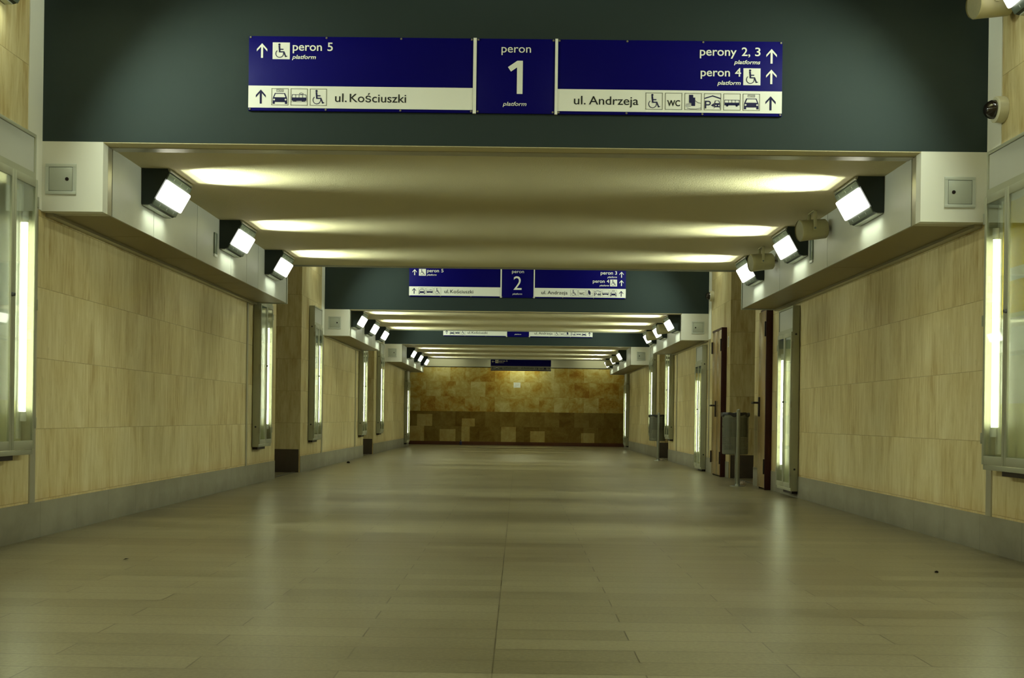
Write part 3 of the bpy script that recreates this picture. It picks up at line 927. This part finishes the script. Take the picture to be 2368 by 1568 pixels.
lettering(b, 'peron 5', -0.64, -0.40, 0.265, 0.045, 'sign_cream', -0.0225)
lettering(b, 'platform', -0.64, -0.50, 0.225, 0.022, 'sign_cream', -0.0225, italic=True)
for x in (-0.7, 0.7):
    MB().cone((x, 0, 0.40), (x, 0, T_HI - 2.225), 0.008).build('hanger', 'grey_metal', hs)

# ------------------------------------------------------------------ lit showcases on the walls
def make_showcase(s, loc, label, poster):
    """origin: wall face, near bottom corner; s = +1 stands out towards +x"""
    root = thing('showcase', loc, label, 'showcase', 'lit showcases on the walls')
    W, H, D = 0.66, 2.03, 0.078
    hd = 0.255
    def bx(m, d0, d1, y0, y1, z0, z1, bev=0.0):
        return m.box(s * d0, s * d1, y0, y1, z0, z1, bev)
    m = MB()
    bx(m, 0.0, D, 0, 0.02, 0, H, 0.002); bx(m, 0.0, D, W - 0.02, W, 0, H, 0.002)
    bx(m, 0.0, D, 0.02, W - 0.02, 0, 0.03, 0.002); bx(m, 0.0, D, 0.02, W - 0.02, H - 0.022, H, 0.002)
    bx(m, D - 0.018, D, 0.02, W - 0.02, H - hd - 0.03, H - hd + 0.01)
    bx(m, 0.0, 0.006, 0.02, W - 0.02, 0.03, H - 0.022)
    m.build('cabinet_body', 'cabinet_paint', root)
    bx(MB(), D - 0.014, D - 0.008, 0.022, W - 0.022, H - hd + 0.012, H - 0.024).build('header_panel', 'header_white', root)
    bx(MB(), 0.006, 0.010, 0.022, W - 0.022, 0.032, H - hd - 0.032).build('back_sheet', 'cabinet_back', root)
    if poster == 'yellow':
        bx(MB(), 0.010, 0.013, 0.10, W - 0.10, 0.98, H - hd - 0.10).build('poster', 'poster_yellow', root)
        bx(MB(), 0.010, 0.013, 0.10, W - 0.10, 0.42, 0.95).build('poster', 'poster_white', root)
        bx(MB(), 0.0135, 0.015, 0.16, W - 0.20, 1.18, 1.26).build('poster_print', 'poster_white', root)
    elif poster == 'white':
        bx(MB(), 0.010, 0.013, 0.09, W - 0.09, 0.34, 1.66).build('poster', 'poster_white', root)
        bx(MB(), 0.0135, 0.015, 0.13, 0.30, 0.70, 1.05).build('poster_print', 'poster_dark', root)
    # two hinged glass doors
    zt = H - hd - 0.034
    for k, (a, b_) in enumerate(((0.004, W / 2 - 0.002), (W / 2 + 0.002, W - 0.004))):
        f = 0.030
        m = MB()
        bx(m, D, D + 0.012, a, a + f, 0.034, zt, 0.0015); bx(m, D, D + 0.012, b_ - f, b_, 0.034, zt, 0.0015)
        bx(m, D, D + 0.012, a + f, b_ - f, 0.034, 0.034 + 0.055, 0.0015); bx(m, D, D + 0.012, a + f, b_ - f, zt - 0.05, zt, 0.0015)
        dr = m.build('door', 'cabinet_paint', root)
        bx(MB(), D + 0.004, D + 0.008, a + f - 0.004, b_ - f + 0.004, 0.085, zt - 0.046).build('glass_pane', 'cabinet_glass', dr)
        hy = 0.0 if k == 0 else W
        for z in (0.20, 0.95, zt - 0.14):
            m = MB()
            m.box(s * (D - 0.005), s * (D + 0.016), hy - 0.012, hy + 0.012, z - 0.035, z + 0.035, 0.002)
            m.build('hinge', 'grey_metal', dr)
        if k == 0:
            m = MB(); m.cone((s * (D + 0.012), b_ - 0.014, 0.98), (s * (D + 0.030), b_ - 0.014, 0.98), 0.013, 0.010, 14)
            m.build('lock', 'black_plastic', dr)
    # upright fluorescent tubes at both sides
    for k, y in enumerate((0.075, W - 0.075)):
        t_ = MB().cone((s * 0.046, y, 0.27), (s * 0.046, y, 1.46), 0.015, seg=14).build('fluorescent_tube', 'tube_glow', root)
        m = MB(); m.cone((s * 0.046, y, 0.21), (s * 0.046, y, 0.27), 0.019, seg=14); m.cone((s * 0.046, y, 1.46), (s * 0.046, y, 1.53), 0.019, seg=14)
        m.build('tube_cap', 'paper_white', t_)
        bx(MB(), 0.010, 0.026, y - 0.018, y + 0.018, 0.10, 1.70).build('tube_batten', 'poster_white', root)
    # round caps on the near side, bracket underneath
    for z in (0.24, H - hd - 0.06):
        MB().lathe((s * D * 0.5, 0, z), (0, -1, 0), [(0, 0.0), (0, 0.011), (0.004, 0.011), (0.008, 0.007), (0.009, 0)], 16).build('round_cap', 'black_plastic', root)
    bx(MB(), 0.0, D * 0.75, 0.03, 0.42, -0.03, 0.0).build('bracket', 'hinge_dark', root)
    return root

pl = make_showcase(1, (XL + 0.0075, 6.47, 0.56), 'tall lit glass showcase cut off by the left edge before the first beam', 'white')
pr = make_showcase(-1, (XR - 0.0075, 6.55, 0.54), 'tall lit glass showcase with a yellow poster cut off by the right edge', 'yellow')
prw = make_showcase(-1, (XR - 0.0075, 12.27, 0.07), 'lit glass showcase low on the right wall under the end of the nearest box', 'plain')
G = 'lit showcases on the walls'
plw = make_showcase(1, (XL + 0.0075, 13.345, 0.445), 'lit glass showcase on the left wall just before the first side passage', 'white')
dup(plw, (XL + 0.0075, 16.9, 0.455), 'lit glass showcase on the left wall just after the first side passage', G)
dup(plw, (XL + 0.0075, 22.17, 0.45), 'lit glass showcase on the left wall just before the second side passage', G)
dup(plw, (XL + 0.0075, 25.0, 0.45), 'lit glass showcase on the left wall just before the third beam', G)
dup(plw, (XL + 0.0075, 31.1, 0.10), 'farthest lit showcase on the left, beside the far end wall', G)
dup(prw, (XR - 0.0075, 18.30, 0.035), 'lit glass showcase low on the right wall between the brown door and second bin', G)
dup(prw, (XR - 0.0075, 22.17, 0.45), 'lit glass showcase on the right wall just before the second bin', G)
dup(prw, (XR - 0.0075, 25.0, 0.45), 'lit glass showcase on the right wall just behind the second bin', G)
dup(prw, (XR - 0.0075, 31.1, 0.10), 'farthest lit showcase on the right, beside the far end wall', G)

# ------------------------------------------------------------------ access panels on the end blocks
def make_access(s, loc, label):
    root = thing('access_panel', loc, label, 'access panel', 'access panels on the end blocks')
    m = MB()
    h, i_ = 0.101, 0.079
    m.box(-h, h, -0.008, 0, i_, h, 0.001); m.box(-h, h, -0.008, 0, -h, -i_, 0.001)
    m.box(-h, -i_, -0.008, 0, -i_, i_); m.box(i_, h, -0.008, 0, -i_, i_)
    m.build('frame', 'access_rim', root)
    box('gap', 'dark_gap', -i_, i_, -0.002, 0, -i_, i_, root)
    d_ = box('panel_door', 'access_grey', -0.0765, 0.0765, -0.007, -0.0022, -0.0765, 0.0765, root, 0.001)
    MB().lathe((s * 0.042, -0.007, 0.0), (0, -1, 0), [(0, 0), (0, 0.012), (0.003, 0.012), (0.004, 0.006), (0.003, 0)], 18).build('lock', 'hinge_dark', d_)
    return root
pa = make_access(1, (-3.038, 7.40, 2.367), 'square grey access panel on the nearest left end block')
pb = make_access(-1, (2.878, 7.40, 2.350), 'square grey access panel on the nearest right end block')
GA = 'access panels on the end blocks'
dup(pa, (-3.0, 18.20, 2.338), 'square grey access panel on the second left end block', GA)
dup(pb, (2.885, 18.20, 2.33), 'square grey access panel on the second right end block', GA)
dup(pa, (-2.985, 26.40, 2.33), 'square grey access panel on the third left end block', GA)
dup(pb, (2.86, 26.40, 2.325), 'square grey access panel on the third right end block', GA)

# ------------------------------------------------------------------ small plates on the fascias
def make_plate(s, loc, label):
    root = thing('wall_plate', loc, label, 'plate', 'narrow plates on the fascias')
    box('plate', 'cover_grey', 0, s * 0.012, -0.045, 0.045, -0.06, 0.13, root, 0.002)
    box('label_strip', 'paper_white', 0, s * 0.014, -0.045, 0.045, -0.085, -0.062, root)
    return root
qa = make_plate(1, (FL, 10.13, 2.335), 'narrow grey plate beside the middle lamp on the nearest left fascia')
qb = make_plate(-1, (FR, 10.12, 2.345), 'narrow grey plate beside the middle lamp on the nearest right fascia')

# ------------------------------------------------------------------ loudspeakers
def make_speaker(loc, label, group, zc, rx):
    """origin: centre of the body; zc: height of the ceiling above it"""
    root = thing('loudspeaker', loc, label, 'loudspeaker', group)
    ax = Vector((-math.cos(R(8)) * math.cos(R(9)), -math.sin(R(9)), -math.sin(R(8)) * 0.9)).normalized()
    MB().lathe(-ax * 0.118, ax, [(0, 0), (0, 0.076), (0.006, 0.082), (0.20, 0.088), (0.228, 0.090), (0.236, 0.086)], 36).build('body', 'speaker_beige', root)
    MB().lathe(ax * 0.110, ax, [(0.0, 0.0), (0.004, 0.05), (0.0, 0.0865)], 36).build('grille', 'speaker_mesh', root)
    m = MB()
    m.box(-0.014, 0.014, -0.097, -0.093, -0.02, zc, 0.001); m.box(-0.014, 0.014, 0.093, 0.097, -0.02, zc, 0.001)
    m.box(-0.016, 0.016, -0.097, 0.097, zc - 0.004, zc, 0.001)
    br = m.build('bracket', 'speaker_beige', root)
    m = MB(); m.cone((0, -0.102, 0), (0, -0.093, 0), 0.009, seg=12); m.cone((0, 0.093, 0), (0, 0.102, 0), 0.009, seg=12)
    m.build('bolt', 'cover_grey', br)
    p = -ax * 0.118
    MB().cone(p, p - ax * 0.028, 0.018, 0.014, 14).build('cable_gland', 'cover_grey', root)
    MB().tube([p - ax * 0.026, p - ax * 0.06 + Vector((0, 0, -0.004)), Vector((rx, 0.02, p.z - 0.02))], 0.005, 8).build('cable', 'cable_red', root)
    return root
def speaker(x, y, zc, label, group):
    return make_speaker((x, y, zc - 0.150), label, group, 0.149, FR - x - 0.001)
speaker(2.47, 9.55, 2.61, 'beige tube loudspeaker hanging before the middle lamp of the nearest right fascia', 'loudspeakers under the low ceilings')
speaker(2.465, 11.53, 2.61, 'beige tube loudspeaker hanging before the farthest lamp of the nearest right fascia', 'loudspeakers under the low ceilings')
speaker(2.49, 19.38, 2.55, 'beige tube loudspeaker hanging before the middle lamp of the second right fascia', 'loudspeakers under the low ceilings')
speaker(2.485, 20.93, 2.55, 'beige tube loudspeaker hanging before the farthest lamp of the second right fascia', 'loudspeakers under the low ceilings')
speaker(2.50, 28.88, 2.53, 'beige tube loudspeaker hanging before the middle lamp of the farthest right fascia', 'loudspeakers under the low ceilings')
speaker(2.50, 30.9, 2.53, 'beige tube loudspeaker hanging before the farthest lamp of the farthest right fascia', 'loudspeakers under the low ceilings')
make_speaker((2.90, 7.0, 3.445), 'beige tube loudspeaker cut off at the top right corner beside the high lamp', 'loudspeakers under the high ceiling', HI - 3.445 - 0.001, XR - 2.90 - 0.001)

# ------------------------------------------------------------------ dome cameras
def make_dome(loc, label):
    root = thing('dome_camera', loc, label, 'camera', 'dome cameras on the right wall')
    MB().lathe((0, 0, 0), (-1, 0, 0), [(0, 0), (0, 0.080), (0.010, 0.083), (0.058, 0.082), (0.064, 0.074), (0.064, 0)], 36).build('base', 'camera_white', root)
    MB().lathe((-0.064, 0, 0), (-1, 0, 0), [(0, 0.060), (0.022, 0.058), (0.045, 0.046), (0.060, 0.028), (0.066, 0)], 32).build('dome', 'dome_glass', root)
    return root
dm = make_dome((XR - 0.001, 7.16, 2.83), 'white dome camera with dark glass on the right wall by the first beam')
dup(dm, (XR - 0.001, 17.80, 2.80), 'white dome camera with dark glass on the right wall by the second beam', 'dome cameras on the right wall')

# ------------------------------------------------------------------ brown steel doors on the right wall
def lever(parent, x, y, z):
    m = MB()
    m.box(x, x - 0.016, y - 0.026, y + 0.026, z - 0.17, z + 0.07, 0.004)
    m.cone((x - 0.010, y, z), (x - 0.066, y, z), 0.013, seg=12)
    m.box(x - 0.056, x - 0.078, y - 0.015, y + 0.12, z - 0.013, z + 0.013, 0.005)
    return m.build('handle', 'hinge_dark', parent)

d1 = struct(bpy.data.objects.new('door_1', None), 'narrow single leaf brown steel door on the right wall before the first bin', 'door')
COL.objects.link(d1)
d1.location = (XR, 13.60, 0)
m = MB(); m.box(0, -0.078, 0, 0.03, 0, 2.21, 0.002); m.box(0, -0.05, 0.44, 0.46, 0, 2.21); m.box(0, -0.05, 0.03, 0.44, 2.18, 2.21)
m.build('door_frame', 'door_edge', d1)
lf = box('door_leaf', 'door_brown', -0.03, -0.074, 0.032, 0.438, 0.02, 2.18, d1, 0.003)
for z in (0.28, 1.95):
    m = MB(); m.cone((-0.082, 0.034, z - 0.09), (-0.082, 0.034, z + 0.09), 0.013, seg=12); m.box(-0.074, -0.080, 0.034, 0.075, z - 0.085, z + 0.085)
    m.build('hinge', 'hinge_dark', lf)
lever(lf, -0.074, 0.36, 1.06)

d2 = struct(bpy.data.objects.new('door_2', None), 'double leaf brown steel door on the right wall behind the first bin', 'door')
COL.objects.link(d2)
d2.location = (XR, 16.60, 0)
m = MB(); m.box(0, -0.078, 0, 0.03, 0, 2.21, 0.002); m.box(0, -0.05, 0.79, 0.82, 0, 2.21); m.box(0, -0.078, 0.03, 0.79, 2.18, 2.21)
m.build('door_frame', 'door_edge', d2)
for a, b_, hy in ((0.032, 0.408, 0.034), (0.412, 0.788, 0.786)):
    lf = box('door_leaf', 'door_brown', -0.03, -0.074, a, b_, 0.02, 2.18, d2, 0.003)
    for z in (0.28, 1.95):
        m = MB(); m.cone((-0.082, hy, z - 0.09), (-0.082, hy, z + 0.09), 0.013, seg=12)
        m.box(-0.074, -0.080, hy - 0.03, hy + 0.03, z - 0.085, z + 0.085)
        m.build('hinge', 'hinge_dark', lf)
    if a > 0.4:
        lever(lf, -0.074, 0.45, 1.06)

wp = thing('wall_sign', (XR - 0.0012, 16.47, 1.99), 'narrow pale upright wall plate beside the double brown door', 'sign')
box('plate', 'paper_white', -0.003, 0, -0.03, 0.03, -0.08, 0.08, wp)
m = MB(); m.box(-0.0036, -0.003, -0.012, 0.012, -0.06, 0.06)
m.build('print', 'sign_line', wp)

# ------------------------------------------------------------------ litter bins
def make_bin(loc, label):
    root = thing('litter_bin', loc, label, 'bin', 'litter bins on the right')
    m = MB()
    m.cone((0, 0, 0.005), (0, 0, 0.965), 0.024, seg=20); m.sphere((0, 0, 0.965), 0.024, (1, 1, 0.7), 2)
    m.build('post', 'post_steel', root)
    m = MB(); m.cone((0, 0, 0), (0, 0, 0.008), 0.10, 0.098, 28); m.cone((0, 0, 0.008), (0, 0, 0.03), 0.034, 0.028, 20)
    m.build('base_plate', 'post_steel', root)
    MB().box(-0.030, -0.012, 0.03, 0.05, 0.005, 0.42, 0.003).build('rear_post', 'post_steel', root)
    m = MB()
    m.lathe((0, 0, 0), (0, 0, 1), [(0.0, 0.0), (0.0, 0.155), (0.008, 0.163), (0.03, 0.165), (0.50, 0.170), (0.53, 0.172)], 56)
    k = m.build('basket', 'perforated_steel', root)
    k.location = (0.0, 0.20, 0.40)
    # bin liner turned over the rim, wavy lower hem
    bm = bmesh.new()
    N = 72
    rows = []
    for j, (r_, z_) in enumerate(((0.150, -0.30), (0.160, -0.02), (0.168, 0.008), (0.178, 0.012), (0.183, -0.004), (0.182, -0.030))):
        ring_ = []
        for q in range(N):
            t = 6.283185 * q / N
            wv = 0.007 * math.sin(5 * t + 1) + 0.004 * math.sin(11 * t)
            ring_.append(bm.verts.new(((r_ + (0.003 * math.sin(13 * t) if j > 2 else 0)) * math.cos(t), (r_ + (0.003 * math.sin(13 * t) if j > 2 else 0)) * math.sin(t), z_ + (wv * 1.6 if j == 5 else wv * 0.5 if j > 1 else 0))))
        rows.append(ring_)
    for a, b_ in zip(rows, rows[1:]):
        for q in range(N):
            bm.faces.new((a[q], a[(q + 1) % N], b_[(q + 1) % N], b_[q]))
    bm.faces.new(rows[0][::-1])
    bmesh.ops.recalc_face_normals(bm, faces=bm.faces[:])
    w = MB(); w.bm.free(); w.bm = bm
    lnr = w.build('liner', 'bag_black', root)
    lnr.location = (0.0, 0.20, 0.925)
    return root
bn = make_bin((2.80, 14.33, 0), 'perforated steel litter bin with black liner beside the narrow brown door')
dup(bn, (2.86, 22.95, 0), 'perforated steel litter bin with black liner farther down by the second right passage', 'litter bins on the right')

# ------------------------------------------------------------------ bits on the floor, notice, drains
def crumple(name, loc, size, mat, label, cat, flat=0.6, seed=1):
    rnd = random.Random(seed)
    m = MB(); m.sphere((0, 0, 0), 1.0, sub=3)
    for v in m.bm.verts:
        k = 0.72 + 0.5 * rnd.random()
        v.co = Vector((v.co.x * size[0] * k, v.co.y * size[1] * k, max(v.co.z * size[2] * k, -size[2] * flat)))
    zmin = min(v.co.z for v in m.bm.verts)
    for v in m.bm.verts: v.co.z -= zmin
    o = m.build(name, mat, None, 0)
    o.location = loc
    tag(o, label, cat)
    return o
crumple('crumpled_paper', (2.90, 14.50, 0.0), (0.035, 0.03, 0.035), 'litter_paper', 'crumpled pale paper on the floor beside the foot of the nearest bin', 'litter', seed=2)
crumple('crumpled_paper', (2.95, 23.1, 0.0), (0.03, 0.03, 0.016), 'litter_paper', 'small pale scrap on the floor beside the foot of the farther bin', 'litter', seed=3)
crumple('dark_pebble', (2.342, 6.281, 0.0), (0.010, 0.012, 0.006), 'litter_dark', 'small dark speck on the floor at the right near the wall', 'litter', seed=4)
crumple('dark_crumb', (-2.98, 19.75, 0.0), (0.025, 0.025, 0.02), 'litter_dark', 'dark crumb on the floor by the left plinth below the second beam', 'litter', seed=5)
lf_ = MB()
lf_.bm.faces.new([lf_.bm.verts.new(p) for p in ((-0.012, -0.02, 0.002), (0.002, -0.006, 0.006), (0.010, 0.022, 0.003), (-0.006, 0.004, 0.007))])
lf_ = lf_.build('leaf_scrap', 'litter_dark', None, 0)
lf_.location = (-2.21, 6.356, 0.0)
tag(lf_, 'tiny dark leaf scrap on the floor at the left in front of the first beam', 'litter')

nt = thing('notice', (-0.057, Y_BACK, 1.829), 'small white paper notice stuck on the far end wall below the hanging sign', 'notice')
box('sheet', 'paper_white', -0.103, 0.103, -0.002, -0.0005, -0.077, 0.077, nt)
m = MB()
for k, (a, b_) in enumerate(((-0.085, 0.085), (-0.06, 0.07), (-0.07, 0.05), (-0.085, -0.01))):
    m.box(a, b_, -0.003, -0.002, 0.05 - k * 0.032, 0.056 - k * 0.032)
m.build('print_lines', 'sign_line', nt)

bt = thing('bottle', (-1.73, 33.86, 0), 'small dark blue bottle standing on the floor against the far end wall', 'bottle')
MB().lathe((0, 0, 0), (0, 0, 1), [(0, 0), (0, 0.034), (0.09, 0.035), (0.115, 0.014), (0.135, 0.013)], 20).build('body', 'bottle_blue', bt)
MB().cone((0, 0, 0.135), (0, 0, 0.152), 0.016, seg=16).build('cap', 'bottle_cap', bt)

for side, X, s in (('left', XL, -1), ('right', XR, 1)):
    for k, (a, b_) in enumerate(GAPS):
        r_ = thing('floor_drain', (X + s * 0.05, a + 0.02, 0.0), f'slotted metal drain across the mouth of the {("first", "second")[k]} {side} side passage', 'drain', 'floor drains')
        L = b_ - a - 0.04
        box('channel', 'dark_gap', 0, s * 0.06, 0, L, 0.0, 0.003, r_)
        m = MB()
        y = 0.01
        while y < L - 0.03:
            m.box(s * 0.004, s * 0.056, y, y + 0.018, 0.003, 0.006)
            y += 0.036
        m.build('grate', 'screw_steel', r_)
